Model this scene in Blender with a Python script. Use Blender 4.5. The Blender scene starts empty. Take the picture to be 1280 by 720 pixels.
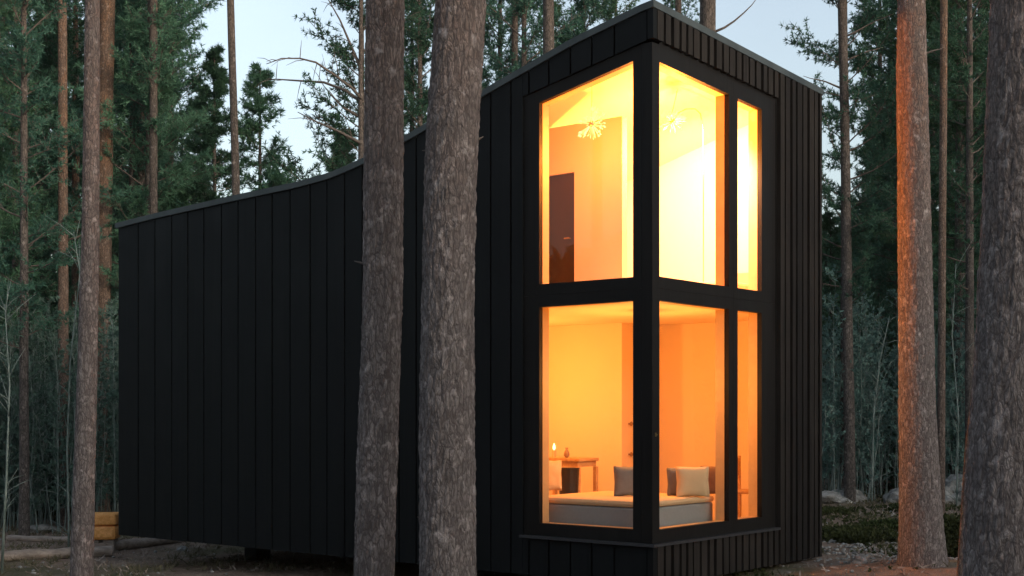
import bpy, bmesh, math, random
import numpy as np
from mathutils import Vector, Matrix, noise as mn
C = bpy.context.scene.collection
SC = bpy.context.scene
R = math.radians
F = 1667.0            # focal length in pixels of the 1280 px wide photograph
HY = 517.0            # row of the horizon
CAMZ = 2.0
EXPO = 1.7

# ------------------------------------------------------------------ helpers
def at(px, py, Y):
    return Vector(((px-640)/F*Y, Y, CAMZ-(py-HY)/F*Y))

def gz(x, y):
    z = 0.30*math.tanh(x/5.5) - 0.03
    z += 0.08*math.exp(-((x-4.7)**2+(y-15.2)**2)/1.6)
    z += 0.05*mn.noise(Vector((x*0.35, y*0.35, 0))) + 0.02*mn.noise(Vector((x*1.3, y*1.3, 4)))
    if y > 30: z += (y-30)*0.006
    return z

class MB:
    def __init__(s): s.v=[]; s.f=[]; s.m=[]
    def quadmesh(s, vs, fs, mi=0):
        o=len(s.v); s.v.extend([tuple(v) for v in vs]); s.f.extend([tuple(i+o for i in f) for f in fs]); s.m.extend([mi]*len(fs))
    def box(s, a, b, mi=0, rot=None, piv=None):
        x0,y0,z0=a; x1,y1,z1=b
        vs=[Vector(p) for p in ((x0,y0,z0),(x1,y0,z0),(x1,y1,z0),(x0,y1,z0),(x0,y0,z1),(x1,y0,z1),(x1,y1,z1),(x0,y1,z1))]
        if rot is not None:
            c=Vector(piv) if piv is not None else (vs[0]+vs[6])/2
            vs=[c+rot@(v-c) for v in vs]
        s.quadmesh(vs,[(0,3,2,1),(4,5,6,7),(0,1,5,4),(1,2,6,5),(2,3,7,6),(3,0,4,7)],mi)
    def prism(s, pts, n, mi=0):
        # pts: closed polygon list of Vectors, extruded by vector n
        k=len(pts); vs=list(pts)+[p+n for p in pts]
        fs=[tuple(range(k))[::-1], tuple(range(k,2*k))]+[(i,(i+1)%k,(i+1)%k+k,i+k) for i in range(k)]
        s.quadmesh(vs,fs,mi)
    def tube(s, pts, rad, seg=8, mi=0, cap=True):
        pts=[Vector(p) for p in pts]; n=len(pts); vs=[]; fs=[]
        up=None
        for i,p in enumerate(pts):
            d=(pts[min(i+1,n-1)]-pts[max(i-1,0)]).normalized()
            if up is None:
                up=Vector((1,0,0)) if abs(d.x)<.8 else Vector((0,1,0))
            a=(up-d*up.dot(d)).normalized(); b=d.cross(a); up=a
            r=rad[i] if hasattr(rad,'__len__') else rad
            for k in range(seg):
                t=2*math.pi*k/seg; vs.append(p+a*math.cos(t)*r+b*math.sin(t)*r)
        for i in range(n-1):
            for k in range(seg):
                fs.append((i*seg+k,i*seg+(k+1)%seg,(i+1)*seg+(k+1)%seg,(i+1)*seg+k))
        if cap:
            fs.append(tuple(range(seg))[::-1]); fs.append(tuple((n-1)*seg+k for k in range(seg)))
        s.quadmesh(vs,fs,mi)
    def build(s, name, mats, parent=None, smooth=False, bevel=0, loc=None, fix=True):
        me=bpy.data.meshes.new(name); me.from_pydata(s.v,[],s.f)
        if fix:
            bm=bmesh.new(); bm.from_mesh(me); bmesh.ops.recalc_face_normals(bm,faces=bm.faces[:]); bm.to_mesh(me); bm.free()
        if not isinstance(mats,(list,tuple)): mats=[mats]
        for m in mats: me.materials.append(m)
        if len(mats)>1: me.polygons.foreach_set('material_index',s.m)
        if smooth: me.polygons.foreach_set('use_smooth',[True]*len(me.polygons))
        me.update()
        o=bpy.data.objects.new(name,me); C.objects.link(o)
        if parent: o.parent=parent
        if loc is not None: o.location=loc
        if bevel:
            b=o.modifiers.new('b','BEVEL'); b.width=bevel; b.segments=2; b.limit_method='ANGLE'
        return o

def np_mesh(name, verts, faces, mat, smooth=False):
    """verts (n,3) faces (m,k)"""
    me=bpy.data.meshes.new(name)
    verts=np.asarray(verts,dtype=np.float32); faces=np.asarray(faces,dtype=np.int32)
    k=faces.shape[1]
    me.vertices.add(len(verts)); me.vertices.foreach_set('co',verts.ravel())
    me.loops.add(faces.size); me.loops.foreach_set('vertex_index',faces.ravel())
    me.polygons.add(len(faces)); me.polygons.foreach_set('loop_start',np.arange(len(faces),dtype=np.int32)*k)
    me.polygons.foreach_set('loop_total',np.full(len(faces),k,dtype=np.int32))
    if smooth: me.polygons.foreach_set('use_smooth',np.ones(len(faces),dtype=bool))
    me.materials.append(mat); me.update(); me.validate()
    return me

def link(name, me, parent=None, loc=None):
    o=bpy.data.objects.new(name,me); C.objects.link(o)
    if parent: o.parent=parent
    if loc is not None: o.location=loc
    return o
def tag(o,label=None,cat=None,group=None,kind=None):
    if label: o['label']=label
    if cat: o['category']=cat
    if group: o['group']=group
    if kind: o['kind']=kind
    return o
def thing(name,label,cat,loc=(0,0,0),rz=0,group=None):
    o=bpy.data.objects.new(name,None); o.empty_display_size=.2; C.objects.link(o); o.location=loc; o.rotation_euler=(0,0,rz)
    return tag(o,label,cat,group)

# ------------------------------------------------------------------ materials
class NT:
    def __init__(s,name):
        s.mat=bpy.data.materials.new(name); s.mat.use_nodes=True; s.t=s.mat.node_tree; s.n=s.t.nodes; s.b=s.n['Principled BSDF']; s.out=s.n['Material Output']
    def N(s,typ,**kw):
        n=s.n.new(typ)
        for k,v in kw.items():
            if k in n.inputs: n.inputs[k].default_value=v
            else: setattr(n,k,v)
        return n
    def L(s,a,b): s.t.links.new(a,b)
    def coord(s,scale=(1,1,1),kind='Object'):
        tc=s.N('ShaderNodeTexCoord'); m=s.N('ShaderNodeMapping'); m.inputs['Scale'].default_value=scale
        s.L(tc.outputs[kind],m.inputs['Vector']); return m.outputs['Vector']
    def noise(s,vec,scale,detail=4,rough=.55):
        n=s.N('ShaderNodeTexNoise'); n.inputs['Scale'].default_value=scale; n.inputs['Detail'].default_value=detail; n.inputs['Roughness'].default_value=rough
        s.L(vec,n.inputs['Vector']); return n.outputs['Fac']
    def ramp(s,fac,stops):
        r=s.N('ShaderNodeValToRGB'); e=r.color_ramp.elements
        while len(e)<len(stops): e.new(.5)
        for i,(p,c) in enumerate(stops):
            e[i].position=p; e[i].color=(c,c,c,1) if not hasattr(c,'__len__') else (*c,1)
        s.L(fac,r.inputs['Fac']); return r.outputs['Color']
    def mix(s,fac,a,b,mode='MIX'):
        m=s.N('ShaderNodeMix',data_type='RGBA',blend_type=mode)
        for v,i in ((fac,0),(a,6),(b,7)):
            if hasattr(v,'is_linked') or hasattr(v,'links'): s.L(v,m.inputs[i])
            elif i==0: m.inputs[0].default_value=v
            else: m.inputs[i].default_value=(*v,1)
        return m.outputs[2]
    def bump(s,h,dist,strength=1,normal=None):
        b=s.N('ShaderNodeBump'); b.inputs['Distance'].default_value=dist; b.inputs['Strength'].default_value=strength
        s.L(h,b.inputs['Height'])
        if normal is not None: s.L(normal,b.inputs['Normal'])
        return b.outputs['Normal']
    def col(s,c):
        if hasattr(c,'links'): s.L(c,s.b.inputs['Base Color'])
        else: s.b.inputs['Base Color'].default_value=(*c,1)
    def math(s,op,a,b=0):
        m=s.N('ShaderNodeMath',operation=op)
        for i,v in enumerate((a,b)):
            if hasattr(v,'links'): s.L(v,m.inputs[i])
            else: m.inputs[i].default_value=v
        return m.outputs[0]

def bark(name, plate, alt, crack, red, redz, scale=15, bumpd=.012):
    m=NT(name)
    v=m.coord((1,1,.36))
    nz=m.N('ShaderNodeTexNoise'); nz.inputs['Scale'].default_value=9; nz.inputs['Detail'].default_value=3; m.L(v,nz.inputs['Vector'])
    ad=m.N('ShaderNodeVectorMath',operation='MULTIPLY_ADD'); m.L(nz.outputs['Color'],ad.inputs[0]); ad.inputs[1].default_value=(.07,.07,.07); m.L(v,ad.inputs[2])
    vo=m.N('ShaderNodeTexVoronoi',feature='DISTANCE_TO_EDGE'); vo.inputs['Scale'].default_value=scale; m.L(ad.outputs[0],vo.inputs['Vector'])
    vo2=m.N('ShaderNodeTexVoronoi',feature='DISTANCE_TO_EDGE'); vo2.inputs['Scale'].default_value=scale*2.3; m.L(ad.outputs[0],vo2.inputs['Vector'])
    vc=m.N('ShaderNodeTexVoronoi',feature='F1'); vc.inputs['Scale'].default_value=scale; m.L(ad.outputs[0],vc.inputs['Vector'])
    e1=m.ramp(vo.outputs['Distance'],[(0,0),(.22,1)]); e2=m.ramp(vo2.outputs['Distance'],[(0,.35),(.3,1)])
    fine=m.noise(m.coord((1,1,.45)),70,5,.7)
    big=m.noise(m.coord((1,1,.5)),2.2,3)
    streak=m.noise(m.coord((1,1,.16)),46,5,.75)
    mott=m.noise(m.coord((1,1,.5)),7,4,.7)
    c=m.mix(m.ramp(vc.outputs['Color'],[(.2,0),(.8,1)]),plate,alt)
    # reddish upper bark, growing with height
    tc=m.N('ShaderNodeTexCoord'); sp=m.N('ShaderNodeSeparateXYZ'); m.L(tc.outputs['Object'],sp.inputs[0])
    mr=m.N('ShaderNodeMapRange'); m.L(sp.outputs['Z'],mr.inputs[0]); mr.inputs[1].default_value=redz[0]; mr.inputs[2].default_value=redz[1]
    hz=m.math('MULTIPLY',mr.outputs[0],m.ramp(big,[(.3,.35),(.62,1)]))
    c=m.mix(hz,c,red)
    c=m.mix(m.ramp(streak,[(.36,.8),(.56,0)]),c,crack)
    c=m.mix(m.ramp(mott,[(.42,.5),(.6,0)]),c,tuple(p*.45 for p in plate))
    c=m.mix(m.ramp(fine,[(.3,.6),(.6,0)]),c,crack)
    h=m.math('MULTIPLY',e1,e2)
    c=m.mix(m.ramp(h,[(0,.75),(.4,0)]),c,crack)
    lich=m.ramp(m.noise(m.coord((1,1,.8)),14,4,.6),[(.58,0),(.72,.55)])
    c=m.mix(lich,c,tuple(min(1,p*1.5+.02) for p in plate))
    m.col(c); m.b.inputs['Roughness'].default_value=.95; m.b.inputs['Specular IOR Level'].default_value=.15
    hh=m.math('ADD',m.math('MULTIPLY',h,.6),m.math('ADD',m.math('MULTIPLY',fine,.5),streak))
    m.L(m.bump(hh,bumpd),m.b.inputs['Normal'])
    return m.mat
BARK=bark('bark_near',(.39,.345,.33),(.215,.185,.18),(.075,.062,.058),(.34,.19,.13),(2.6,6.5),scale=36)
BARKW=bark('bark_warm',(.30,.235,.20),(.19,.145,.12),(.06,.045,.038),(.34,.18,.10),(2.5,8),scale=32)
BARKG=bark('bark_grey',(.22,.19,.17),(.14,.125,.12),(.035,.03,.028),(.22,.15,.11),(4,12),scale=26,bumpd=.006)

def foliage(name,c1,c2,c3):
    m=NT(name)
    oi=m.N('ShaderNodeObjectInfo')
    n=m.noise(m.coord(kind='Object'),1.4,3)
    c=m.mix(m.ramp(n,[(.35,0),(.65,1)]),c1,c2)
    n2=m.noise(m.coord(kind='Object'),9,2)
    c=m.mix(m.ramp(n2,[(.5,0),(.75,.7)]),c,c3)
    hsv=m.N('ShaderNodeHueSaturation'); m.L(c,hsv.inputs['Color'])
    m.L(m.math('ADD',m.math('MULTIPLY',oi.outputs['Random'],.6),.7),hsv.inputs['Value'])
    m.L(m.math('ADD',m.math('MULTIPLY',oi.outputs['Random'],.05),.475),hsv.inputs['Hue'])
    m.col(hsv.outputs[0]); m.b.inputs['Roughness'].default_value=.7; m.b.inputs['Specular IOR Level'].default_value=.2
    tr=m.N('ShaderNodeBsdfTranslucent'); m.L(hsv.outputs[0],tr.inputs[0])
    mx=m.N('ShaderNodeMixShader'); mx.inputs[0].default_value=.3; m.L(m.b.outputs[0],mx.inputs[1]); m.L(tr.outputs[0],mx.inputs[2]); m.L(mx.outputs[0],m.out.inputs[0])
    return m.mat
NEEDLE=foliage('pine_needles',(.06,.14,.08),(.09,.19,.10),(.13,.23,.13))
NEEDLEB=foliage('dark_needles',(.045,.11,.075),(.065,.15,.095),(.10,.19,.12))
TWIG=NT('twig_bark'); TWIG.col(TWIG.mix(TWIG.noise(TWIG.coord(),6),(.07,.055,.05),(.15,.12,.10))); TWIG.b.inputs['Roughness'].default_value=.9; TWIG=TWIG.mat
PALE=NT('pale_stem_bark'); PALE.col(PALE.mix(PALE.ramp(PALE.noise(PALE.coord((1,1,.4)),12),[(.4,0),(.6,1)]),(.10,.14,.125),(.22,.27,.25))); PALE.b.inputs['Roughness'].default_value=.9; PALE=PALE.mat
THLEAF=foliage('thicket_leaves',(.10,.19,.165),(.15,.25,.215),(.21,.31,.27))  # leaf colour paled blue-green to carry the haze over the thicket
SHRUBM=foliage('shrub_leaves',(.04,.052,.018),(.06,.075,.025),(.09,.10,.04))
GRASSM=foliage('dry_grass',(.09,.085,.05),(.14,.12,.075),(.20,.18,.12))

def clad(name,c1,c2,rough=.55,sc=(22,22,.7)):
    m=NT(name)
    v=m.coord(sc); n=m.noise(v,1,5,.65); g=m.noise(m.coord((1,1,.6)),1.6,3)
    c=m.mix(m.ramp(n,[(.3,0),(.7,1)]),c1,c2)
    c=m.mix(m.ramp(g,[(.45,0),(.75,.4)]),c,tuple(x*1.7 for x in c2))
    m.col(c); m.L(m.ramp(g,[(.3,rough-.08),(.7,rough+.12)]),m.b.inputs['Roughness']); m.b.inputs['Specular IOR Level'].default_value=.16
    m.L(m.bump(n,.002),m.b.inputs['Normal'])
    return m.mat
BLACK=clad('black_boards',(.0022,.0030,.0036),(.0045,.0058,.0068),.62)
BROWNB=clad('dark_brown_boards',(.010,.0085,.0078),(.027,.023,.020),.75)
BACKING=clad('black_backing',(.003,.003,.003),(.006,.006,.006),.9)
FRAME=clad('dark_frame_paint',(.005,.0043,.004),(.009,.0078,.007),.55)
FLASH=clad('grey_metal_flashing',(.045,.056,.06),(.065,.08,.085),.5,(3,3,3))
def plain(name,c,rough=.7,metal=0,n=8,var=.15,bd=.001):
    m=NT(name); nn=m.noise(m.coord(),n,4)
    m.col(m.mix(nn,tuple(x*(1-var) for x in c),tuple(min(1,x*(1+var)) for x in c))); m.b.inputs['Roughness'].default_value=rough; m.b.inputs['Metallic'].default_value=metal
    m.L(m.bump(nn,bd),m.b.inputs['Normal']); return m.mat
PLASTER=plain('cream_plaster',(.78,.62,.44),.85,n=3,var=.03,bd=.0005)
CEILM=plain('pale_ceiling_boards',(.80,.66,.46),.8,n=3,var=.03,bd=.0005)
FLOORW=plain('floor_boards',(.45,.30,.17),.6)
INWOOD=plain('light_window_wood',(.58,.38,.18),.6)
DARKD=plain('dark_stained_door',(.035,.020,.009),.6)
FABG=plain('shaded_linen',(.26,.265,.265),.95,n=30,var=.1)  # white linen greyed for the shade on the bed side
FABW=plain('lamplit_cream_linen',(.62,.44,.25),.95,n=30,var=.06)  # cream linen yellowed to carry the lamplight on it
FABB=plain('brown_fabric',(.22,.12,.06),.95,n=30)
FABD=plain('charcoal_fabric',(.16,.15,.14),.95,n=30)
BLK=plain('black_plastic',(.012,.011,.01),.5)
BRASS=plain('brushed_brass',(.55,.40,.2),.35,metal=.9)
CERAM=plain('brown_ceramic',(.3,.17,.09),.4)
def woodm(name,c1,c2,sc):
    m=NT(name); v=m.coord(sc); n=m.noise(v,1,5,.6); w=m.ramp(n,[(.35,0),(.65,1)])
    m.col(m.mix(w,c1,c2)); m.b.inputs['Roughness'].default_value=.55; m.L(m.bump(n,.002),m.b.inputs['Normal']); return m.mat
TIMBER=woodm('lamplit_timber',(.70,.28,.05),(.95,.46,.15),(18,2,18))  # warm light on the bench put into the wood colour
TABLEW=woodm('table_oak',(.42,.22,.09),(.58,.34,.15),(3,20,20))
LOGM=woodm('weathered_log',(.17,.135,.11),(.34,.28,.235),(3,14,14))
ROCKM=NT('granite_rock'); _n=ROCKM.noise(ROCKM.coord(),5,6,.7)
ROCKM.col(ROCKM.mix(ROCKM.ramp(_n,[(.35,0),(.65,1)]),(.12,.12,.11),(.40,.40,.385))); ROCKM.b.inputs['Roughness'].default_value=.9
ROCKM.L(ROCKM.bump(_n,.04),ROCKM.b.inputs['Normal']); ROCKM=ROCKM.mat

# thin window glass: see-through with a Fresnel reflection
g=NT('window_glass'); tr=g.N('ShaderNodeBsdfTransparent'); tr.inputs[0].default_value=(.97,.98,.97,1)
gl=g.N('ShaderNodeBsdfGlossy'); gl.inputs['Roughness'].default_value=.01; ge=g.N('ShaderNodeNewGeometry'); dp=g.N('ShaderNodeVectorMath',operation='DOT_PRODUCT'); g.L(ge.outputs['Incoming'],dp.inputs[0]); g.L(ge.outputs['Normal'],dp.inputs[1])
fr=g.math('ADD',g.math('MULTIPLY',g.math('POWER',g.math('SUBTRACT',1.0,g.math('ABSOLUTE',dp.outputs['Value'])),5.0),.8),.018)
mx=g.N('ShaderNodeMixShader'); g.L(fr,mx.inputs[0]); g.L(tr.outputs[0],mx.inputs[1]); g.L(gl.outputs[0],mx.inputs[2]); g.L(mx.outputs[0],g.out.inputs[0]); GLASS=g.mat
def emit(name,c,s):
    m=NT(name); m.b.inputs['Base Color'].default_value=(.8,.7,.5,1); m.b.inputs['Emission Color'].default_value=(*c,1); m.b.inputs['Emission Strength'].default_value=s; return m.mat
LAMPG=emit('glowing_lamp_glass',(1,.72,.36),.3)
CANDLE=emit('candle_glow',(1,.6,.22),2)

def ground_mat():
    m=NT('forest_floor'); v=m.coord()
    big=m.noise(v,.35,4); mid=m.noise(v,2.2,5,.65); fine=m.noise(v,28,6,.75); vf=m.noise(v,90,4,.8)
    c=m.mix(m.ramp(mid,[(.35,0),(.65,1)]),(.22,.155,.118),(.38,.285,.22))
    c=m.mix(m.ramp(fine,[(.42,0),(.68,.8)]),c,(.36,.28,.225))
    c=m.mix(m.ramp(vf,[(.35,.7),(.55,0)]),c,(.03,.022,.018))
    c=m.mix(m.ramp(big,[(.50,0),(.62,.75)]),c,(.085,.095,.045))
    pale=m.ramp(m.noise(v,1.1,6,.75),[(.56,0),(.66,.65)])
    c=m.mix(pale,c,(.27,.24,.21))
    m.col(c); m.b.inputs['Roughness'].default_value=.97; m.b.inputs['Specular IOR Level'].default_value=.1
    h=m.math('ADD',fine,m.math('MULTIPLY',mid,2)); m.L(m.bump(h,.05),m.b.inputs['Normal']); return m.mat
GROUND=ground_mat()

# ------------------------------------------------------------------ ground
def make_ground():
    n=330
    u=np.linspace(-1,1,n)
    xs=28*np.sinh(3.2*u)/np.sinh(1.6)*.55+0; ys=22+28*np.sinh(3.2*u)/np.sinh(1.6)*.55
    V=[]; 
    for y in ys:
        for x in xs:
            z=gz(x,y)
            if abs(x)<14 and 12<y<36:
                z+=.018*mn.noise(Vector((x*4,y*4,0)))+.012*mn.noise(Vector((x*9,y*9,2)))
            V.append((x,y,z))
    i=np.arange(n*n).reshape(n,n)
    Fs=np.stack([i[:-1,:-1],i[:-1,1:],i[1:,1:],i[1:,:-1]],-1).reshape(-1,4)
    me=np_mesh('ground',V,Fs,GROUND,True); o=link('ground',me); tag(o,kind='structure')
make_ground()

# ------------------------------------------------------------------ the cabin
CORN=Vector((1.458,13.89,0)); RZ=math.atan2(.775,.6316)
Mc=Matrix.Translation(CORN)@Matrix.Rotation(RZ,4,'Z')
def loc(s,t,z): return Mc@Vector((s,t,z))
cabin=thing('cabin','black boarded cabin with sweeping curved roof and glowing two storey corner window','cabin',CORN,RZ)
def t_of(px):
    a=(px-640)/F; return (1.458-a*13.89)/(.775+.631*a)
LEN=9.4; WID=3.8; Z0=.20
prof=sorted([(t_of(px),2+h/120) for px,h in ((150,337),(196,343.5),(300,353),(375,358),(417,364),(454,376),(505,397),(540,413),(605,442),(720,487))]+[(0,6.27)])
prof[-1]=(LEN,prof[-1][1])
PT=np.array([p[0] for p in prof]); PZ=np.array([p[1] for p in prof])
_tt=np.linspace(0,LEN,189); _zz=np.interp(_tt,PT,PZ)
k=np.exp(-np.linspace(-2,2,13)**2); k/=k.sum()
_pad=np.concatenate([_zz[0]+(_zz[0]-_zz[1:7][::-1]),_zz,_zz[-1]+(_zz[-1]-_zz[-7:-1][::-1])])
_zz=np.convolve(_pad,k,'valid')
def roofz(s,t): return float(np.interp(t,_tt,_zz))-.05*s

# --- roof: a thick curved sheet with a metal edge
def roof_strip(s0,s1,t0,t1,dz0,dz1,mb,n=60):
    ts=np.linspace(t0,t1,n); vs=[]; fs=[]
    for t in ts:
        vs+=[Vector((s0,t,roofz(s0,t)+dz0)),Vector((s1,t,roofz(s1,t)+dz0)),Vector((s1,t,roofz(s1,t)+dz1)),Vector((s0,t,roofz(s0,t)+dz1))]
    for i in range(n-1):
        a=i*4; b=a+4
        for k in range(4): fs.append((a+k,a+(k+1)%4,b+(k+1)%4,b+k))
    fs.append((0,3,2,1)); fs.append(((n-1)*4,(n-1)*4+1,(n-1)*4+2,(n-1)*4+3)); mb.quadmesh(vs,fs)
mb=MB(); roof_strip(.02,WID-.02,.02,LEN-.02,-.10,-.005,mb); roof=mb.build('roof',FLASH,cabin)
mb=MB()
roof_strip(-.055,.018,-.055,LEN+.05,-.055,.02,mb); roof_strip(WID-.018,WID+.055,-.055,LEN+.05,-.055,.02,mb)
roof_strip(.0185,WID-.0185,-.055,.018,-.056,.019,mb,3); roof_strip(.0185,WID-.0185,LEN-.018,LEN+.05,-.056,.019,mb,3)
mb.build('flashing',FLASH,roof)

# window geometry (s on the right face, t on the left face)
PL=(.23,1.48); FL=1.70          # left-face pane, frame end
PA=(.125,1.565); PB=(1.763,2.327); FR=2.66
ZS=.642; ZLB=.783; ZLT=3.183; ZUB=3.437
def ztop_l(t): return 5.755-.204*t
def ztop_r(s): return 5.69-.048*s
def zf_l(t): return 5.90-.204*t        # underside of the boards above the window
def zf_r(s): return 5.90-.05*s
rnd=random.Random(5)
# --- left wall boards (wide); measured seams
seams=[LEN]+[t_of(x) for x in (175,196,217,237,257,279,300,322,342.5,365,390,411,433,455,479,501)]
t=seams[-1]
while t>.3:
    t-=rnd.uniform(.26,.30); seams.append(t)
seams[-1]=0.03
mb=MB()
for i in range(len(seams)-1):
    t1=seams[i]; t0=seams[i+1]; gap=.013; prd=rnd.uniform(0,.006)
    a=t0+gap; b=t1-gap
    def seg(a,b,zb,zt):
        if b-a<.01: return
        za=zt(a) if callable(zt) else zt; zb2=zt(b) if callable(zt) else zt
        mb.prism([Vector((-.03-prd,a,zb)),Vector((-.03-prd,b,zb)),Vector((-.03-prd,b,zb2)),Vector((-.03-prd,a,za))],Vector((.025+prd,0,0)))
    top=lambda t: roofz(0,t)-.05
    if a>=FL: seg(a,b,Z0,top)
    elif b<=FL:
        seg(a,b,Z0,ZS-.03); 
        mb.prism([Vector((-.03-prd,a,zf_l(a))),Vector((-.03-prd,b,zf_l(b))),Vector((-.03-prd,b,top(b))),Vector((-.03-prd,a,top(a)))],Vector((.025+prd,0,0)))
    else:
        seg(max(a,FL+.003),b,Z0,top); seg(a,FL,Z0,ZS-.03)
        mb.prism([Vector((-.03-prd,a,zf_l(a))),Vector((-.03-prd,FL,zf_l(FL))),Vector((-.03-prd,FL,top(FL))),Vector((-.03-prd,a,top(a)))],Vector((.025+prd,0,0)))
# backing with window hole
def back_left(mb):
    x0,x1=-.004,.16
    def pr(t0,t1,f0,f1,n=1):
        ts=np.linspace(t0,t1,n+1)
        for a,b in zip(ts[:-1],ts[1:]):
            mb.prism([Vector((x0,a,f0(a))),Vector((x0,b,f0(b))),Vector((x0,b,f1(b))),Vector((x0,a,f1(a)))],Vector((x1-x0,0,0)),1)
    pr(FL,LEN-.165,lambda t:Z0+.01,lambda t:roofz(0,t)-.105,40)
    pr(.165,FL,lambda t:Z0+.01,lambda t:ZS)
    pr(.165,FL,zf_l,lambda t:roofz(0,t)-.105,4)
back_left(mb)
wl=mb.build('wall',[BLACK,BACKING],cabin)
tag(wl,'long side wall of wide flat black boards')
# corner boards
mb=MB()
mb.prism([Vector((-.044,-.044,Z0)),Vector((.028,-.044,Z0)),Vector((.028,.028,Z0)),Vector((-.044,.028,Z0))],Vector((0,0,ZS-.032-Z0)))
mb.build('corner_board',BLACK,cabin); mb=MB()
z1=roofz(0,0)-.052
mb.box((-.044,-.044,zf_l(0)),(.028,.028,z1)); mb.build('corner_board',BLACK,cabin)
# --- right wall: narrow battens
mb=MB(); s=.032
while s<WID-.03:
    w=rnd.choice([.085,.10,.105,.115]); w=min(w,WID-.005-s); g=rnd.uniform(.042,.052)
    pr=rnd.uniform(.045,.06)
    def col(a,b,zb,zt0,zt1):
        mb.prism([Vector((a,-pr,zb)),Vector((b,-pr,zb)),Vector((b,-pr,zt1)),Vector((a,-pr,zt0))],Vector((0,pr-.004,0)))
    a,b=s,s+w
    if a>=FR-.02: col(max(a,FR+.012),b,Z0,roofz(a,0)-.06,roofz(b,0)-.06)
    else:
        b2=min(b,FR+.01); col(a,b2,Z0,ZS-.03,ZS-.03); col(a,b2,zf_r(a),roofz(a,0)-.06,roofz(b2,0)-.06)
    s+=w+g
x0,x1=-.004,.16
def prr(a,b,z0a,z0b,z1a,z1b): mb.prism([Vector((a,x0,z0a)),Vector((b,x0,z0b)),Vector((b,x0,z1b)),Vector((a,x0,z1a))],Vector((0,x1-x0,0)),1)
prr(0,FR,Z0+.01,Z0+.01,ZS,ZS); prr(0,FR,zf_r(0),zf_r(FR),roofz(0,0)-.1,roofz(FR,0)-.1); prr(FR,WID,Z0+.01,Z0+.01,roofz(FR,0)-.1,roofz(WID,0)-.1)
wr=mb.build('wall',[BROWNB,BACKING],cabin); tag(wr,'narrow end wall of ribbed dark brown battens')
mb=MB(); mb.box((WID-.002,-.045,Z0),(WID+.03,.0,roofz(WID,0)-.06)); mb.build('corner_board',BROWNB,cabin)
# hidden walls
mb=MB()
ts=np.linspace(.17,LEN-.165,40)
for a,b in zip(ts[:-1],ts[1:]):
    mb.prism([Vector((WID,a,Z0)),Vector((WID,b,Z0)),Vector((WID,b,roofz(WID,b)-.105)),Vector((WID,a,roofz(WID,a)-.105))],Vector((-.15,0,0)))
w_=mb.build('wall',BLACK,cabin)
mb=MB(); mb.prism([Vector((0.0,LEN,Z0)),Vector((WID,LEN,Z0)),Vector((WID,LEN,roofz(WID,LEN)-.105)),Vector((0,LEN,roofz(0,LEN)-.105))],Vector((0,-.16,0))); mb.build('wall',BLACK,cabin)
mb=MB(); mb.box((.165,.165,Z0+.02),(WID-.155,LEN-.17,.60)); mb.build('floor',[FLOORW],cabin)
# piers under the floor, shade beneath the cabin put into their dark colour
for s in (1.7,WID-.9):
    for t in (1.2,3.7,6.2,8.3):
        mb=MB(); mb.box((s-.14,t-.14,-.6),(s+.14,t+.14,Z0+.02)); mb.build('pier',plain('shaded_pier_concrete',(.02,.02,.019),.9) if 'shaded_pier_concrete' not in bpy.data.materials else bpy.data.materials['shaded_pier_concrete'],cabin)

# --- the window frames: one window thing-part per opening
def quad_frame(mb, outer, inner, n):
    for i in range(4):
        j=(i+1)%4; mb.prism([outer[i],outer[j],inner[j],inner[i]],n)
XF=-.012 # outer face of frames
# corner post
mb=MB(); mb.box((XF-.004,XF-.004,ZS+.002),(.117,.117,5.87)); 
post=mb.build('corner_post',FRAME,cabin,bevel=.006)
mb=MB(); mb.box((.03,-.026,1.76),(.045,-.0162,1.80)); mb.tube([(.037,-.026,1.78),(.037,-.04,1.78)],.006,8); mb.build('latch',BRASS,post)
V=Vector
def left_window(zb,zt,lower):
    e=.003
    o0=.119; o1=FL-e
    zo0=ZS+.002 if lower else (ZLT+ZUB)/2+.002
    if lower: outer=[V((XF,o0,zo0)),V((XF,o1,zo0)),V((XF,o1,(ZLT+ZUB)/2)),V((XF,o0,(ZLT+ZUB)/2))]; inner=[V((XF,PL[0],ZLB)),V((XF,PL[1],ZLB)),V((XF,PL[1],ZLT)),V((XF,PL[0],ZLT))]
    else: outer=[V((XF,o0,zo0)),V((XF,o1,zo0)),V((XF,o1,zf_l(o1)-e)),V((XF,o0,zf_l(o0)-e))]; inner=[V((XF,PL[0],ZUB)),V((XF,PL[1],ZUB)),V((XF,PL[1],ztop_l(PL[1]))),V((XF,PL[0],ztop_l(PL[0])))]
    w=MB(); quad_frame(w,outer,inner,V((.06,0,0))); win=w.build('window',FRAME,cabin)
    w=MB(); inn2=[p+V((.061,0,0)) for p in inner]
    out2=[p+V((.061,0,0)) for p in outer]; quad_frame(w,out2,inn2,V((.115,0,0))); w.build('inner_frame',INWOOD,win)
    w=MB(); p=[q+V((.04,0,0)) for q in inner]; w.prism(p,V((.006,0,0))); w.build('pane',GLASS,win)
left_window(0,0,True); left_window(0,0,False)
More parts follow.
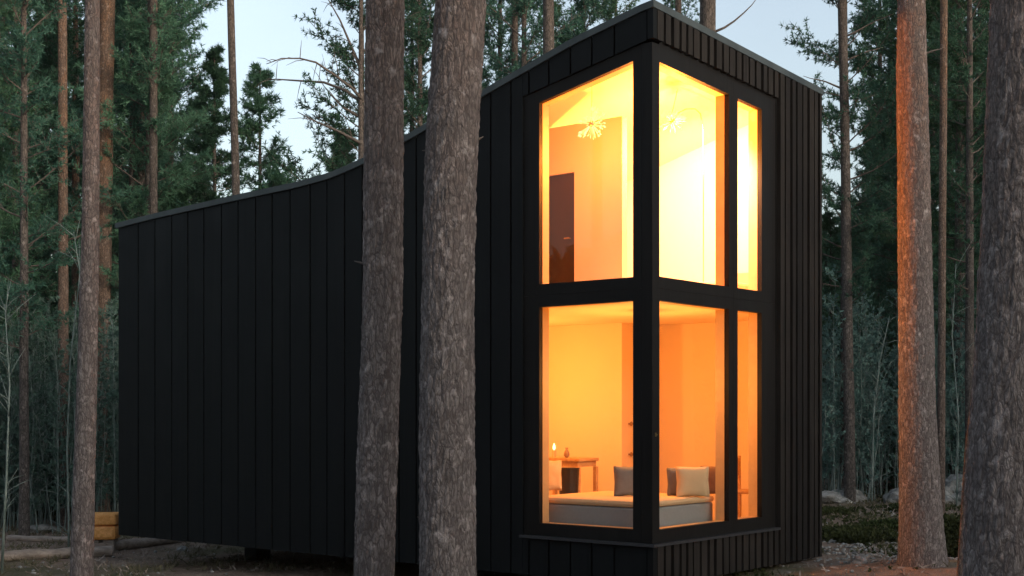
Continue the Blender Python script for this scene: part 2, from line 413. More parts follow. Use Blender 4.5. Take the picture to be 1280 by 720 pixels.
def right_window(P,o0,o1,lower):
    e=.003; zm=(ZLT+ZUB)/2; Y=XF
    if lower: outer=[V((o0,Y,ZS+.002)),V((o1,Y,ZS+.002)),V((o1,Y,zm)),V((o0,Y,zm))]; inner=[V((P[0],Y,ZLB)),V((P[1],Y,ZLB)),V((P[1],Y,ZLT)),V((P[0],Y,ZLT))]
    else: outer=[V((o0,Y,zm+.002)),V((o1,Y,zm+.002)),V((o1,Y,zf_r(o1)-e)),V((o0,Y,zf_r(o0)-e))]; inner=[V((P[0],Y,ZUB)),V((P[1],Y,ZUB)),V((P[1],Y,ztop_r(P[1]))),V((P[0],Y,ztop_r(P[0])))]
    w=MB(); quad_frame(w,outer,inner,V((0,.06,0))); win=w.build('window',FRAME,cabin)
    w=MB(); quad_frame(w,[p+V((0,.061,0)) for p in outer],[p+V((0,.061,0)) for p in inner],V((0,.115,0))); w.build('inner_frame',INWOOD,win)
    w=MB(); w.prism([q+V((0,.04,0)) for q in inner],V((0,.006,0))); w.build('pane',GLASS,win)
pm=(PA[1]+PB[0])/2
for lo in (True,False):
    right_window(PA,.119,pm-.001,lo); right_window(PB,pm+.001,FR-.003,lo)
# sill flashing
mb=MB(); mb.box((-.075,-.075,ZS-.028),(-.005,FL+.02,ZS)); mb.box((-.004,-.075,ZS-.028),(FR+.02,-.005,ZS)); mb.build('sill',FLASH if False else plain('sill_metal',(.03,.032,.036),.4),cabin)
# soffit trim over the windows
mb=MB()
mb.prism([V((-.01,.0,zf_l(0)+.001)),V((-.01,FL,zf_l(FL)+.001)),V((-.01,FL,zf_l(FL)+.03)),V((-.01,0,zf_l(0)+.03))],V((.004,0,0)))
mb.build('head_trim',FRAME,cabin)

# --- interior shell
SB=WID-.155; TB=4.6
mb=MB(); mb.box((SB-.02,.17,.60),(SB-.001,LEN-.17,3.2)); 
ts=np.linspace(.17,TB,20)
for a,b in zip(ts[:-1],ts[1:]): mb.prism([V((SB-.02,a,3.40)),V((SB-.02,b,3.40)),V((SB-.02,b,roofz(SB,b)-.13)),V((SB-.02,a,roofz(SB,a)-.13))],V((.019,0,0)))
# side wall beside the narrow panes (inside face of the end wall)
mb.prism([V((FR,.1605,.60)),V((SB-.021,.1605,.60)),V((SB-.021,.1605,5.75)),V((FR,.1605,5.75))],V((0,.015,0)))
# inside face of long wall
mb.prism([V((.1605,FL,.60)),V((.1605,TB,.60)),V((.1605,TB,roofz(.16,TB)-.12)),V((.1605,FL,roofz(.16,FL)-.12))],V((.015,0,0)))
# lower room partition: face at s=2.9 from t=2.37, return towards the back wall
mb.box((2.9,2.37,.60),(SB-.021,TB,3.2)); mb.box((.18,TB,.60),(SB-.021,TB+.1,3.2))
mb.box((.18,TB,3.4),(SB-.021,TB+.1,4.9))
mb.build('interior_wall',PLASTER,cabin)
# upper closet block: face at s=1.1, level top
mb=MB(); mb.box((1.1,1.13,3.40),(1.2,1.82,5.45)); mb.box((1.1,1.82,4.88),(1.2,2.62,5.45)); mb.box((1.1,2.62,3.4),(1.2,TB-.002,4.9)); 
mb.build('interior_wall',PLASTER,cabin)
mb=MB(); mb.box((1.14,1.823,3.402),(1.17,2.617,4.877)); d=mb.build('door',DARKD,cabin,bevel=.004); tag(d,'dark brown closet door upstairs')
mb=MB(); mb.tube([(1.135,1.9,4.1),(1.10,1.9,4.1),(1.10,1.97,4.1)],.009,8); mb.build('handle',BRASS,d)
mb=MB(); mb.box((.165,.165,3.2),(SB,TB+.1,3.40)); mb.build('upper_floor',[CEILM],cabin)
mb=MB(); ts=np.linspace(.17,TB+.1,24)
for a,b in zip(ts[:-1],ts[1:]):
    mb.prism([V((.165,a,roofz(.165,a)-.16)),V((.165,b,roofz(.165,b)-.16)),V((.165,b,roofz(.165,b)-.125)),V((.165,a,roofz(.165,a)-.125))],V((SB-.165,0,-.05*(SB-.165))))
mb.build('ceiling',CEILM,cabin)

# ------------------------------------------------------------------ things inside the cabin
def at_room(name,label,cat,s,t,z,rz=0,group=None): return thing(name,label,cat,loc(s,t,z),RZ+rz,group)
def soft_box(sx,sy,sz,mat,name,parent,seed=0,loc=(0,0,0),rot=(0,0,0),puff=.25):
    n=10; vs={}; pts=[]; fs=[]
    import bmesh
    bm=bmesh.new(); bmesh.ops.create_cube(bm,size=2); bmesh.ops.subdivide_edges(bm,edges=bm.edges[:],cuts=9,use_grid_fill=True)
    for v in bm.verts:
        x,y,z=v.co; r=1-puff*(x*x*y*y)*0
        ed=(1-abs(x)**4)*(1-abs(z)**4)
        v.co=V((x*sx/2*(1-.06*(1-abs(z))*abs(x)),y*sy/2*(.35+.65*ed**.5) ,z*sz/2*(1-.06*(1-abs(x)))))
        v.co+=V((1,1,1))*.008*mn.noise(V((x*2+seed,y*2,z*2)))
    me=bpy.data.meshes.new(name); bm.to_mesh(me); bm.free(); me.materials.append(mat); me.polygons.foreach_set('use_smooth',[True]*len(me.polygons))
    o=link(name,me,parent,loc); o.rotation_euler=rot; return o
# daybed filling the window corner
bed=at_room('daybed','low daybed with linen side painted shade grey filling the downstairs window corner','bed',.26,.26,.60)
mb=MB(); mb.box((0,0,.06),(1.42,1.5,.38)); mb.build('bed_base',FABG,bed,bevel=.02)
mb=MB(); mb.box((-.015,-.015,.385),(1.435,1.515,.46)); mb.build('mattress',FABW,bed,bevel=.035)
for a,b in ((.08,.08),(1.3,.08),(.08,1.4),(1.3,1.4)):
    mb=MB(); mb.box((a-.03,b-.03,0),(a+.03,b+.03,.06)); mb.build('leg',TABLEW,bed)
def pillow(label,s,t,z,w,h,d,mat,rz,lean,seed):
    o=soft_box(w,d,h,mat,'pillow',None,seed); o.matrix_world=Matrix.Translation(loc(s,t,z+h/2*math.cos(lean)))@Matrix.Rotation(RZ+rz,4,'Z')@Matrix.Rotation(lean,4,'X')
    tag(o,label,'pillow',None)
def place(px,u):   # local (s,t) of the point seen at column px at depth u
    a=(px-640)/F; return (-11.69+u*(.6316*a+.775), -7.635+u*(-.775*a+.631))
s,t=place(786,15.2); pillow('grey pillow standing on the daybed beside the corner post',s,t,1.06,.34,.34,.12,FABD,-.75,-.1,1)
s,t=place(848,15.3); pillow('charcoal pillow at the back of the right hand pane',s,t,1.06,.26,.32,.10,FABD,-.75,-.1,2)
s,t=place(866,15.1); pillow('cream pillow between the charcoal and brown ones',s,t,1.06,.38,.34,.12,FABW,-.75,-.1,3)
s,t=place(894,15.55); pillow('brown pillow beside the narrow downstairs pane',s,t,1.06,.34,.33,.11,FABB,-.75,-.08,4)
s,t=place(692,16.3); pillow('cream pillow by the left edge of the downstairs window',s,t,1.06,.20,.37,.11,FABW,-.75,-.08,5)
# wooden side table by the wall
s,t=place(708,17.3); tb=at_room('side_table','oak side table against the downstairs wall behind the daybed','table',s,t,.60)
mb=MB(); mb.box((-.22,-.36,.79),(.22,.36,.83)); mb.build('tabletop',TABLEW,tb,bevel=.004)
mb=MB(); mb.box((-.2,-.33,.72),(.2,.33,.788)); mb.build('apron',TABLEW,tb)
for a in (-.19,.19):
    for b in (-.33,.33):
        mb=MB(); mb.box((a-.025,b-.025,0),(a+.025,b+.025,.718)); mb.build('leg',TABLEW,tb,bevel=.003)
s2,t2=place(711,16.9); bn=at_room('waste_bin','black tapered bin standing in front of the oak side table','bin',s2,t2,.60)
mb=MB(); mb.tube([(0,0,0),(0,0,.70)],[.10,.135],24,cap=False); mb.tube([(0,0,.0),(0,0,.01)],.1,24); mb.build('bucket',BLK,bn,smooth=False)
mb=MB(); mb.tube([(0,0,.70),(0,0,.715)],.139,24); mb.build('lid',BLK,bn)
cn=at_room('candle','small lit candle at the left end of the side table','candle',s,t+.2,1.431)
mb=MB(); mb.tube([(0,0,0),(0,0,.09)],.03,16); mb.build('wax',FABW,cn); 
mb=MB(); mb.tube([(0,0,.095),(0,0,.12),(0,0,.15),(0,0,.185)],[.008,.02,.014,.002],10); mb.build('flame',CANDLE,cn,smooth=True)
vs_=at_room('vase','small brown vase on the side table','vase',s-.02,t-.02,1.431)
mb=MB(); mb.tube([(0,0,0),(0,0,.03),(0,0,.07),(0,0,.10),(0,0,.13)],[.02,.04,.035,.015,.022],16); mb.build('vase_body',CERAM,vs_,smooth=True)
# hooks on the partition edge
for i,(py,lb) in enumerate(((530,'upper round brown wall knob near the downstairs corner post'),(569,'lower round brown wall knob just above the grey pillow'))):
    u=17.72; ss,tt=place(786,u); p=at(786,py,17.5)
    ss,tt=place(786,18.2); kz=CAMZ-(py-HY)/F*18.2
    k_=at_room('wall_knob',lb,'hook',SB-.022,tt-.0,kz) if False else at_room('wall_knob',lb,'hook',*( (lambda tt:(-11.69+((tt+7.635)/(-.775*.0876+.631))*(.6316*.0876+.775),tt))(2.37) ),CAMZ-(py-HY)/F*17.4)
    mb=MB(); mb.tube([(0,0,0),(0,-.03,0)],.012,12); mb.build('stem',CERAM,k_); mb=MB(); mb.tube([(0,-.03,0),(0,-.04,0),(0,-.055,0)],[.02,.032,.02],16); mb.build('knob',CERAM,k_,smooth=True)
# chair seen through the narrow pane
s,t=place(938,16.3); ch=at_room('chair','pale wooden chair behind the narrow downstairs pane','chair',s-.03,t,.60,.2)
mb=MB(); mb.box((-.21,-.2,.43),(.21,.2,.47)); mb.build('seat',TABLEW,ch,bevel=.01)
mb=MB(); mb.box((-.21,.17,.62),(.21,.195,.86)); mb.build('backrest',INWOOD,ch,bevel=.008)
for a in (-.19,.19):
    mb=MB(); mb.box((a-.018,-.19,0),(a+.018,-.155,.43)); mb.build('leg',TABLEW,ch)
    mb=MB(); mb.box((a-.018,.165,0),(a+.018,.2,.43)); mb.box((a-.018,.172,.47),(a+.018,.2,.88)); mb.build('leg',TABLEW,ch)
# upstairs bed headboard glimpse
ub=at_room('bed','pale bed standing upstairs against the brightly lit back wall','bed',2.25,.45,3.40)
mb=MB(); mb.box((0,0,.06),(1.3,.62,.2)); mb.build('mattress',FABW,ub,bevel=.04)
mb=MB(); mb.box((1.305,0,0),(1.345,.62,.42)); mb.build('headboard',INWOOD,ub,bevel=.01)
for a in (.08,1.2):
    for b in (.06,.55):
        mb=MB(); mb.box((a-.03,b-.03,0),(a+.03,b+.03,.06)); mb.build('leg',TABLEW,ub)
# blossom pendant lamps
def blossom(name,label,s,t,z,zc,rad,seed,group,arc=False,squash=1.0):
    o=at_room(name,label,'lamp',s,t,z); rn=random.Random(seed); mb=MB()
    for i in range(46):
        d=V((rn.gauss(0,1),rn.gauss(0,1),rn.gauss(0,1))).normalized(); l=rad*rn.uniform(.5,1)
        d2=V((d.x,d.y,d.z*squash)); p=d2*l
        a=d.orthogonal().normalized(); b=d.cross(a); w=rn.uniform(.012,.026)
        mb.tube([d2*.02,p*.6,p],[.002,.003,.002],4)
        mb.quadmesh([p-a*w-b*w*.3,p+d*w*1.4,p+a*w+b*w*.4,p-d*w*.8+b*w*.6],[(0,1,2),(0,2,3),(0,3,1),(1,3,2)])
    mb.build('glass_petals',LAMPG,o)
    mb=MB(); mb.tube([(0,0,-.03),(0,0,0),(0,0,.04)],[.03,.04,.02],12); mb.build('socket',BRASS,o,smooth=True)
    mb=MB()
    if arc:
        mb.tube([(0,0,.04),(.12,.0,.12),(.3,0,.20),(.5,0,.235),(.62,0,.20),(.68,0,.05),(.69,0,-.4),(.69,0,-(z-3.405))],.006,8); mb.build('arm',BRASS,o,smooth=True)
        mb=MB(); mb.tube([(.05,.05,.09),(.12,.05,.25),(.2,.06,.42)],.004,6); mb.build('cord',BRASS,o)
        mb=MB(); mb.tube([(.69,0,-(z-3.402)),(.69,0,-(z-3.43))],.13,24); mb.build('base',BRASS,o)
    else:
        mb.tube([(0,0,.04),(0,0,zc-z)],.004,6); mb.build('cord',BRASS,o)
    return o
s,t=place(740,15.2); zc=roofz(s,t)-.165
blossom('pendant_lamp','hanging glass blossom lamp in the upper left pane',s,t,5.30,zc,.19,3,None,squash=1.35); LA=(s,t)
s,t=place(841,15.6); zb=CAMZ+(HY-152)/F*15.6
blossom('arc_lamp','curved floor lamp with glass blossom head in the upper right pane',s,t,zb,0,.15,8,None,arc=True); LB=(s,t,zb)

# interior lights (the lamps of the cabin)
def pt(name,s,t,z,power,col,rad,typ='POINT',rot=None,size=None,spread=None):
    l=bpy.data.lights.new(name,typ); l.energy=power; l.color=col
    if typ=='POINT': l.shadow_soft_size=rad
    if typ=='AREA': l.shape='DISK'; l.size=rad
    if typ=='SPOT': l.shadow_soft_size=rad; l.spot_size=R(size); l.spot_blend=.6
    o=bpy.data.objects.new(name,l); C.objects.link(o); o.location=loc(s,t,z)
    if rot is not None:
        o.rotation_euler=(Mc.to_3x3()@V(rot)).to_track_quat('-Z','Y').to_euler()
    return o
WARM=(1,.36,.07); WARMUP=(1,.285,.04); WARM2=(1,.70,.52)
UP_GLOW=190; UP_FILL=11.5; LOW=38
pt('lamp_light',LB[0]+.1,LB[1]+.05,LB[2]-.1,UP_GLOW*1.25,WARM2,.05,'SPOT',(1,.15,-.75),118)
pt('lamp_light',LA[0]-.25,LA[1],4.95,UP_FILL,WARMUP,.12)
pt('lamp_light',LB[0],LB[1],LB[2]-.32,UP_GLOW*.85,WARMUP,.05)
def ceil_lamp(s,t,label,power):
    o=at_room('ceiling_lamp',label,'lamp',s,t,3.198)
    mb=MB(); mb.tube([(0,0,0),(0,0,-.02)],.13,24); mb.build('base',BRASS,o); mb=MB(); mb.tube([(0,0,-.02),(0,0,-.62)],.005,6); mb.build('cord',BLK,o); mb=MB(); mb.tube([(0,0,-.62),(0,0,-.65),(0,0,-.70),(0,0,-.74)],[.03,.07,.07,.03],24); mb.build('lamp_shade',LAMPG,o,smooth=True)
    pt('lamp_light',s,t,2.36,power*.9,WARM,.06); pt('lamp_light',s,t,2.66,power*.1,WARM,.06)
s,t=place(809,15.5); ceil_lamp(s,t,'small hanging lamp downstairs behind the corner post',LOW)
s,t=place(640,17.2); ceil_lamp(s,t,'small hanging lamp in the far part of the downstairs room',LOW*.7)

# ------------------------------------------------------------------ trees
def trunk_mesh(name, pts, rads, mat, seg=20, nz=60, amp=.0, hi=False, seed=0):
    """pts in object space (base at origin)"""
    pz=np.array([p[2] for p in pts]); px=np.array([p[0] for p in pts]); py=np.array([p[1] for p in pts]); pr=np.array(rads)
    zs=np.linspace(pz[0],pz[-1],nz) if not hi else np.concatenate([np.linspace(pz[0],hi,nz),np.linspace(hi,pz[-1],30)[1:]])
    n=len(zs); th=np.arange(seg)*2*math.pi/seg
    cx=np.interp(zs,pz,px); cy=np.interp(zs,pz,py); rr=np.interp(zs,pz,pr)
    wob=[mn.noise(V((seed*7.1,0,z*.35)))*.12*rr[0] for z in zs]; wob2=[mn.noise(V((seed*3.3,5,z*.35)))*.12*rr[0] for z in zs]
    Vv=np.zeros((n,seg,3))
    for i in range(n):
        z=zs[i]; flare=1+.13*math.exp(-max(z,0)/.25)
        for j in range(seg):
            r=rr[i]*flare; c,s=math.cos(th[j]),math.sin(th[j])
            r*=1+.05*mn.noise(V((c*1.2+seed,s*1.2,z*.8)))
            if hi and z<hi:
                q=V((c*rr[i]*34+seed,s*rr[i]*34,z*9)); q+=V((1,1,1))*.5*mn.noise(q*.8)
                d=mn.voronoi(q)[0]; e=min((d[1]-d[0])*2.2,1.0)
                r+=amp*(e-1.1)*.55+amp*.7*mn.noise(q*1.9)+amp*.5*mn.noise(V((q.x*2,q.y*2,q.z*.5)))
            Vv[i,j]=(cx[i]+wob[i]+c*r,cy[i]+wob2[i]+s*r,z)
    idx=np.arange(n*seg).reshape(n,seg); nx=np.roll(idx,-1,axis=1)
    Fs=np.stack([idx[:-1],nx[:-1],nx[1:],idx[1:]],-1).reshape(-1,4)
    return np_mesh(name,Vv.reshape(-1,3),Fs,mat,True)

def tufts(P,D,k,ln,wd,rng):
    """needle tufts: k narrow triangles at every point of P around direction D"""
    n=len(P); P=np.repeat(P,k,0); D=np.repeat(D,k,0)
    r=rng.normal(size=(n*k,3)); r/=np.linalg.norm(r,axis=1,keepdims=True)
    d=D*.75+r*.9; d/=np.linalg.norm(d,axis=1,keepdims=True)
    r2=rng.normal(size=(n*k,3)); w=np.cross(d,r2); w/=np.linalg.norm(w,axis=1,keepdims=True)+1e-9
    L=ln*rng.uniform(.55,1.15,(n*k,1)); W=wd*rng.uniform(.6,1.3,(n*k,1))
    a=P-w*W*.5; b=P+w*W*.5; c=P+d*L*.6+w*W*.7; c2=P+d*L
    vv=np.stack([a,b,c,c2],1).reshape(-1,3); i=np.arange(n*k)*4
    return vv,np.stack([i,i+1,i+2,i+3],-1)

def crown(name,h,base,width,nb,seed,style='pine',mat=None,k=11,ln=.125,wd=.015,dens=1.0,fill=1.0):
    rng=np.random.default_rng(seed); rn=random.Random(seed); tw=MB(); P=[];D=[]
    for i in range(nb):
        f=(i+rn.random())/nb; z=base+(h-base)*f**.9
        q=(z-base)/(h-base)
        if style=='spruce': L=width*(1-q)**.85*rn.uniform(.75,1.1)+.12; el=R(-8+35*q+rn.uniform(-8,8)); curl=.15
        elif style=='pine': L=width*(1-.75*q**1.6)*rn.uniform(.5,1.1)*(.55+.45*min(q*4,1)); el=R(5+45*q+rn.uniform(-15,15)); curl=.25
        else: L=width*(1-.6*q)*rn.uniform(.5,1.1); el=R(25+35*q+rn.uniform(-12,12)); curl=.1
        az=rn.random()*6.283; d=V((math.cos(az)*math.cos(el),math.sin(az)*math.cos(el),math.sin(el)))
        pts=[V((0,0,z))]; n=7; dd=d.copy()
        for j in range(n):
            dd=(dd+V((rn.uniform(-.16,.16),rn.uniform(-.16,.16),rn.uniform(-.10,.10)+curl*.22))).normalized(); pts.append(pts[-1]+dd*L/n)
        r0=.006+.006*L
        tw.tube(pts,[r0*(1-.85*j/n) for j in range(n+1)],4,cap=False)
        for j in range(1,n+1):
            fr=j/n
            if fr<(.25 if style=='spruce' else .24): continue
            nt=max(1,int((3 if style=='spruce' else 3.2)*dens))
            for q2 in range(nt):
                tl=L*rn.uniform(.12,.34)*(1.25-fr*.6)+.06
                side=V((rn.uniform(-1,1),rn.uniform(-1,1),rn.uniform(-.5,.5))); b=(dd*.9+side).normalized()
                p0=pts[j-1].lerp(pts[j],rn.random()); p1=p0+b*tl
                if tl>.22: tw.tube([p0,p1],[.006,.003],3,cap=False)
                m=max(2,int(tl/.085*dens*fill))
                for u in np.linspace(.25,1,m):
                    P.append(p0.lerp(p1,float(u))+V((rn.gauss(0,.015),)*3)); D.append(b)
    P=np.array([tuple(p) for p in P]); D=np.array([tuple(p) for p in D])
    vv,ff=tufts(P,D,k,ln,wd,rng)
    me=np_mesh(name,vv,ff,mat or NEEDLE)
    br=bpy.data.meshes.new('branches'); br.from_pydata(tw.v,[],tw.f); br.materials.append(TWIG); br.update()
    return me,br

KIN={}
def kind(key,h,base,width,nb,seed,style,mat,r0,bk,**kw):
    me,br=crown('crown',h,base,width,nb,seed,style,mat,**kw)
    rn=random.Random(seed); lean=(rn.uniform(-.2,.2),rn.uniform(-.2,.2))
    tm=trunk_mesh('trunk',[(0,0,-.5),(0,0,h*.5),(0,0,h)],[r0,r0*.66,.015],bk,12,40,seed=seed)
    # straight axis so that the branches meet it
    KIN[key]=(tm,br,me,h)
kind('pine_a',15,4.0,2.3,90,11,'pine',NEEDLE,.13,BARKG,dens=1.15)
kind('pine_b',17,6.5,2.1,80,12,'pine',NEEDLEB,.14,BARKW,dens=1.15)
kind('pine_c',14,2.5,1.9,100,13,'pine',NEEDLEB,.11,BARKG,dens=1.15)
kind('sparse',14,3.5,2.3,62,14,'pine',NEEDLEB,.10,BARKG,dens=1.1,k=10,ln=.11)
kind('spruce_a',9.2,.8,1.75,120,15,'spruce',NEEDLE,.09,BARKG,dens=1.1)
kind('spruce_b',6.5,.3,1.5,100,16,'spruce',NEEDLE,.07,BARKG,dens=1.1)
kind('spruce_c',10.5,1.2,1.5,120,17,'spruce',NEEDLEB,.09,BARKG,dens=1.0)
kind('young',3.2,.1,1.0,70,18,'spruce',NEEDLEB,.035,TWIG,dens=1.0)
kind('lone',9.2,.8,1.9,125,19,'spruce',NEEDLE,.09,BARKG,dens=.95,ln=.13)
_first=set()
def tree(key,px,Y,scale,label,group='trees of the forest behind the cabin',rz=None,name='pine_tree',zs=1.0,cat='tree',dz=0):
    tm,br,me,h=KIN[key]; x=(px-640)/F*Y
    r=thing(name,label,cat,(x,Y,gz(x,Y)-.05+dz),rz if rz is not None else (px*.37+Y)%6.28,group); r.scale=(scale,scale,scale*zs)
    link('trunk',tm,r); link('branches',br,r); link('crown',me,r); return r

# trees that can be told apart
tree('lone',325,34,1.2,'narrow pointed young pine standing alone against the sky above the low roof end','trees that stand out behind the cabin')
tree('spruce_c',268,31,1.02,'dark pointed spruce left of the lone young pine, behind the low roof end','trees that stand out behind the cabin')
tree('spruce_b',432,38,1.55,'small spruce top just above the curved roof, left of the two near trunks','trees that stand out behind the cabin')
tree('sparse',452,26,1.0,'thin bare limbed pine with airy foliage close to the left of the near trunks','trees that stand out behind the cabin')
tree('sparse',1056,27,1.05,'slim grey pine with airy foliage right of the cabin','trees that stand out behind the cabin',rz=2.0)
tree('pine_a',1100,38,1.1,'bushy pine between the slim grey pine and the orange lit trunk','trees that stand out behind the cabin')
tree('sparse',985,48,1.0,'distant airy pine peeking over the right end of the roof','trees that stand out behind the cabin',dz=-4.6)
# left of the cabin
LFT='one of the dense dark green pines crowding left of the cabin'
for px,Y,kk,sc in ((-30,27,'pine_a',1.0),(20,30,'pine_c',1.1),(48,36,'pine_a',1.15),(95,33,'pine_b',1.0),(135,38,'pine_c',1.15),(165,30,'pine_c',1.0),(188,29,'pine_a',1.05),(214,34,'pine_c',1.1),(0,42,'pine_b',1.2),(110,44,'pine_a',1.2),(190,42,'pine_b',1.1),(-60,35,'pine_c',1.2),(58,33,'spruce_c',1.1),(150,46,'pine_a',1.2),
    (30,24.5,'sparse',1.0),(250,42,'spruce_c',1.2),(10,36,'spruce_a',1.3),(180,36,'spruce_c',1.2),(-90,28,'pine_a',1.1),(60,50,'pine_a',1.2),(215,52,'pine_a',.95)):
    tree(kk,px,Y,sc,LFT,'dense pines left of the cabin')
BEH='one of the pines whose foliage shows above the roof behind the cabin'
for px,Y,kk,sc in ((515,36,'pine_c',1.1),(525,30,'sparse',1.05),(625,34,'pine_c',1.15),(655,29,'sparse',1.1),(690,38,'pine_a',1.15),(730,33,'pine_c',1.05),(575,40,'pine_a',1.1),(770,42,'pine_a',1.15),(850,46,'sparse',1.3)):
    tree(kk,px,Y,sc,BEH,'pines above the roof')
RGT='one of the dense dark green pines crowding right of the cabin'
for px,Y,kk,sc in ((1130,31,'pine_c',1.1),(1165,36,'pine_a',1.15),(1200,29,'pine_a',1.1),(1225,34,'pine_c',1.2),(1262,30,'pine_b',1.0),(1295,27,'pine_c',1.1),(1185,44,'pine_b',1.15),(1250,42,'pine_a',1.2),(1330,33,'pine_a',1.1),(1150,48,'pine_a',1.1),(1212,25.5,'sparse',1.0),(1390,30,'pine_c',1.1),
    (1090,46,'spruce_c',1.15),(1310,45,'pine_a',1.2),(1120,40,'spruce_a',1.3)):
    tree(kk,px,Y,sc,RGT,'dense pines right of the cabin')
YG='one of the small dark spruces in the undergrowth of the forest edge'
rn=random.Random(77)
for i in range(34):
    px=rn.uniform(-120,250) if i%2 else rn.uniform(1010,1380)
    Y=rn.uniform(30,40)
    tree(rn.choice(['young','young','spruce_b']),px,Y,rn.uniform(.8,1.25),YG,'small spruces at the forest edge',name='young_spruce')

# far wood, one mass
def far_wood():
    rng=np.random.default_rng(3); n=230000
    ang=rng.uniform(-.62,.62,n); Y=rng.uniform(50,66,n); X=np.tan(ang)*Y
    top=7.6+1.6*np.sin(X*.45)+1.2*np.sin(X*1.31+1)+.8*np.sin(X*2.7+Y)
    q=rng.random(n)**.85; Z=q*top*(.9+.2*rng.random(n))
    P=np.stack([X,Y,Z],1); D=rng.normal(size=(n,3)); D/=np.linalg.norm(D,axis=1,keepdims=True)
    vv,ff=tufts(P,D,1,.75,.34,rng); me=np_mesh('far_wood',vv,ff,NEEDLEB); o=link('distant_forest',me); tag(o,'far dark wood closing the view behind all the pines','forest',None,'stuff')
far_wood()
def wood_behind():
    rng=np.random.default_rng(4); n=330000
    ang=rng.uniform(.9,2*math.pi-.9,n); d=rng.uniform(30,48,n); X=np.sin(ang)*d; Y=np.cos(ang)*d+4
    top=9.5+2.5*np.sin(ang*9)+1.5*np.sin(ang*23+1)+1.5*np.sin(ang*41)
    Z=rng.random(n)**.8*top; P=np.stack([X,Y,Z],1); D=rng.normal(size=(n,3)); D/=np.linalg.norm(D,axis=1,keepdims=True)
    vv,ff=tufts(P,D,1,.75,.22,rng); o=link('surrounding_forest',np_mesh('surrounding_forest',vv,ff,NEEDLEB)); tag(o,'dark forest standing all round the clearing, mirrored in the windows','forest',None,'stuff')
wood_behind()

# trunks measured in the photograph
def px_tree(spec,Y,height,mat,label,cat='tree',hi=None,seg=18,nz=60,amp=.006,crownkey=None,seed=1,group=None,stubs=(),name='pine_tree',base_r=None,crown_scale=1.0):
    """spec: (px,py,width px) from top to bottom"""
    spec=sorted(spec,key=lambda q:q[1])
    P=[(at(x,y,Y),w*Y/F/2) for x,y,w in spec]
    (pt_,rt),(pb,rb)=P[0],P[-1]; dz=pt_.z-pb.z
    sl=V(((pt_.x-pb.x)/dz,0)); 
    g0=gz(pb.x,Y); 
    P2=P[-2] if len(P)>1 else P[0]
    bx=pb.x+(pb.x-P2[0].x)/(P2[0].z-pb.z)*(pb.z-g0); base=V((bx,Y,g0-.05))
    rbase=rb+(rb-P2[1])/(P2[0].z-pb.z)*max(0,pb.z-g0)
    pts=[(0,0,-.4),(0,0,0)]; rads=[rbase,rbase]
    for p,r in P[::-1]:
        if p.z-base.z>.05: pts.append((p.x-bx,0,p.z-base.z)); rads.append(r)
    topz=pt_.z-base.z
    if height>topz:
        for f in (.5,1):
            z=topz+(height-topz)*f; pts.append((pts[-1][0]+sl.x*(height-topz)*.5,0,z)); rads.append(rt*(1-f)+.02*f if f==1 else rt*.72)
    root=thing(name,label,cat,base,0,group)
    tm=trunk_mesh('trunk',pts,rads,mat,seg,nz,amp,hi,seed); link('trunk',tm,root)
    def axis(z):
        return V((np.interp(z,[p[2] for p in pts],[p[0] for p in pts]),0,z)), float(np.interp(z,[p[2] for p in pts],rads))
    rn=random.Random(seed)
    for (py,az,ln) in stubs:
        z=CAMZ-(py-HY)/F*Y-base.z; a,r=axis(z)
        w1=mn.noise(V((seed*7.1,0,z*.35)))*.12*rads[0]
        d=V((math.cos(az),math.sin(az),.35)).normalized(); mb=MB()
        p0=a+V((w1,0,0))+V((d.x,d.y,0)).normalized()*r*.8
        pts2=[p0]; 
        nn=5
        for q in range(nn):
            d=(d+V((rn.uniform(-.2,.2),rn.uniform(-.2,.2),rn.uniform(-.15,.15)))).normalized(); pts2.append(pts2[-1]+d*ln/nn)
        mb.tube(pts2,[max(.012*(1-.8*q/nn),.002)*(1+ln) for q in range(nn+1)],6); mb.build('branch_stub',TWIG,root,smooth=True)
    if crownkey:
        tm2,br,me,h=KIN[crownkey]; a,r=axis(min(topz+.6,height*.6))
        for nm,mm in (('branches',br),('crown',me)):
            o=link(nm,mm,root); o.scale=(crown_scale,)*3
            zb={'pine_b':6.5,'pine_a':4,'sparse':3.5,'pine_c':2.5}[crownkey]*crown_scale
            o.location=(a.x+sl.x*2,0,max(topz+.5,height-h*crown_scale-0)-zb if False else height-h*crown_scale)
    return root
PI=math.pi
# the two near trunks in front of the wall
px_tree([(482,0,50),(478,360,50),(468,720,51)],8.6,19,BARK,'left one of the two thick trunks in front of the black wall','tree',hi=6.2,seg=110,nz=430,amp=.010,seed=2,crownkey='pine_b',crown_scale=.8,
        stubs=((330,PI*.95,.10),(255,-.3,.03),(120,PI*1.2,.05)))
px_tree([(577,0,64),(566,200,67),(563,360,67),(561,720,73)],8.0,19,BARK,'right and thicker one of the two trunks in front of the black wall','tree',hi=6.0,seg=130,nz=430,amp=.011,seed=5,crownkey='pine_b',crown_scale=.8,
        stubs=((178,-.1,.07),(190,PI,.05),(650,PI*1.05,.05),(565,-.2,.03)))
px_tree([(1275,0,78),(1268,270,80),(1262,480,88),(1258,720,102)],7.4,18,BARK,'very thick dark trunk cut by the right edge of the photograph','tree',hi=5.6,seg=150,nz=430,amp=.012,seed=9,crownkey='pine_b',crown_scale=.75,
        stubs=((262,PI*1.1,.03),))
px_tree([(1137,0,34),(1142,200,40),(1147,500,45),(1155,705,57)],15.3,22,BARK,'trunk with its side glowing orange beside the cabin corner','tree',hi=6.8,seg=80,nz=360,amp=.010,seed=12,crownkey='pine_b',crown_scale=.8,
        stubs=((210,PI*1.0,.05),(68,.1,.28),(205,-.4,.04)))
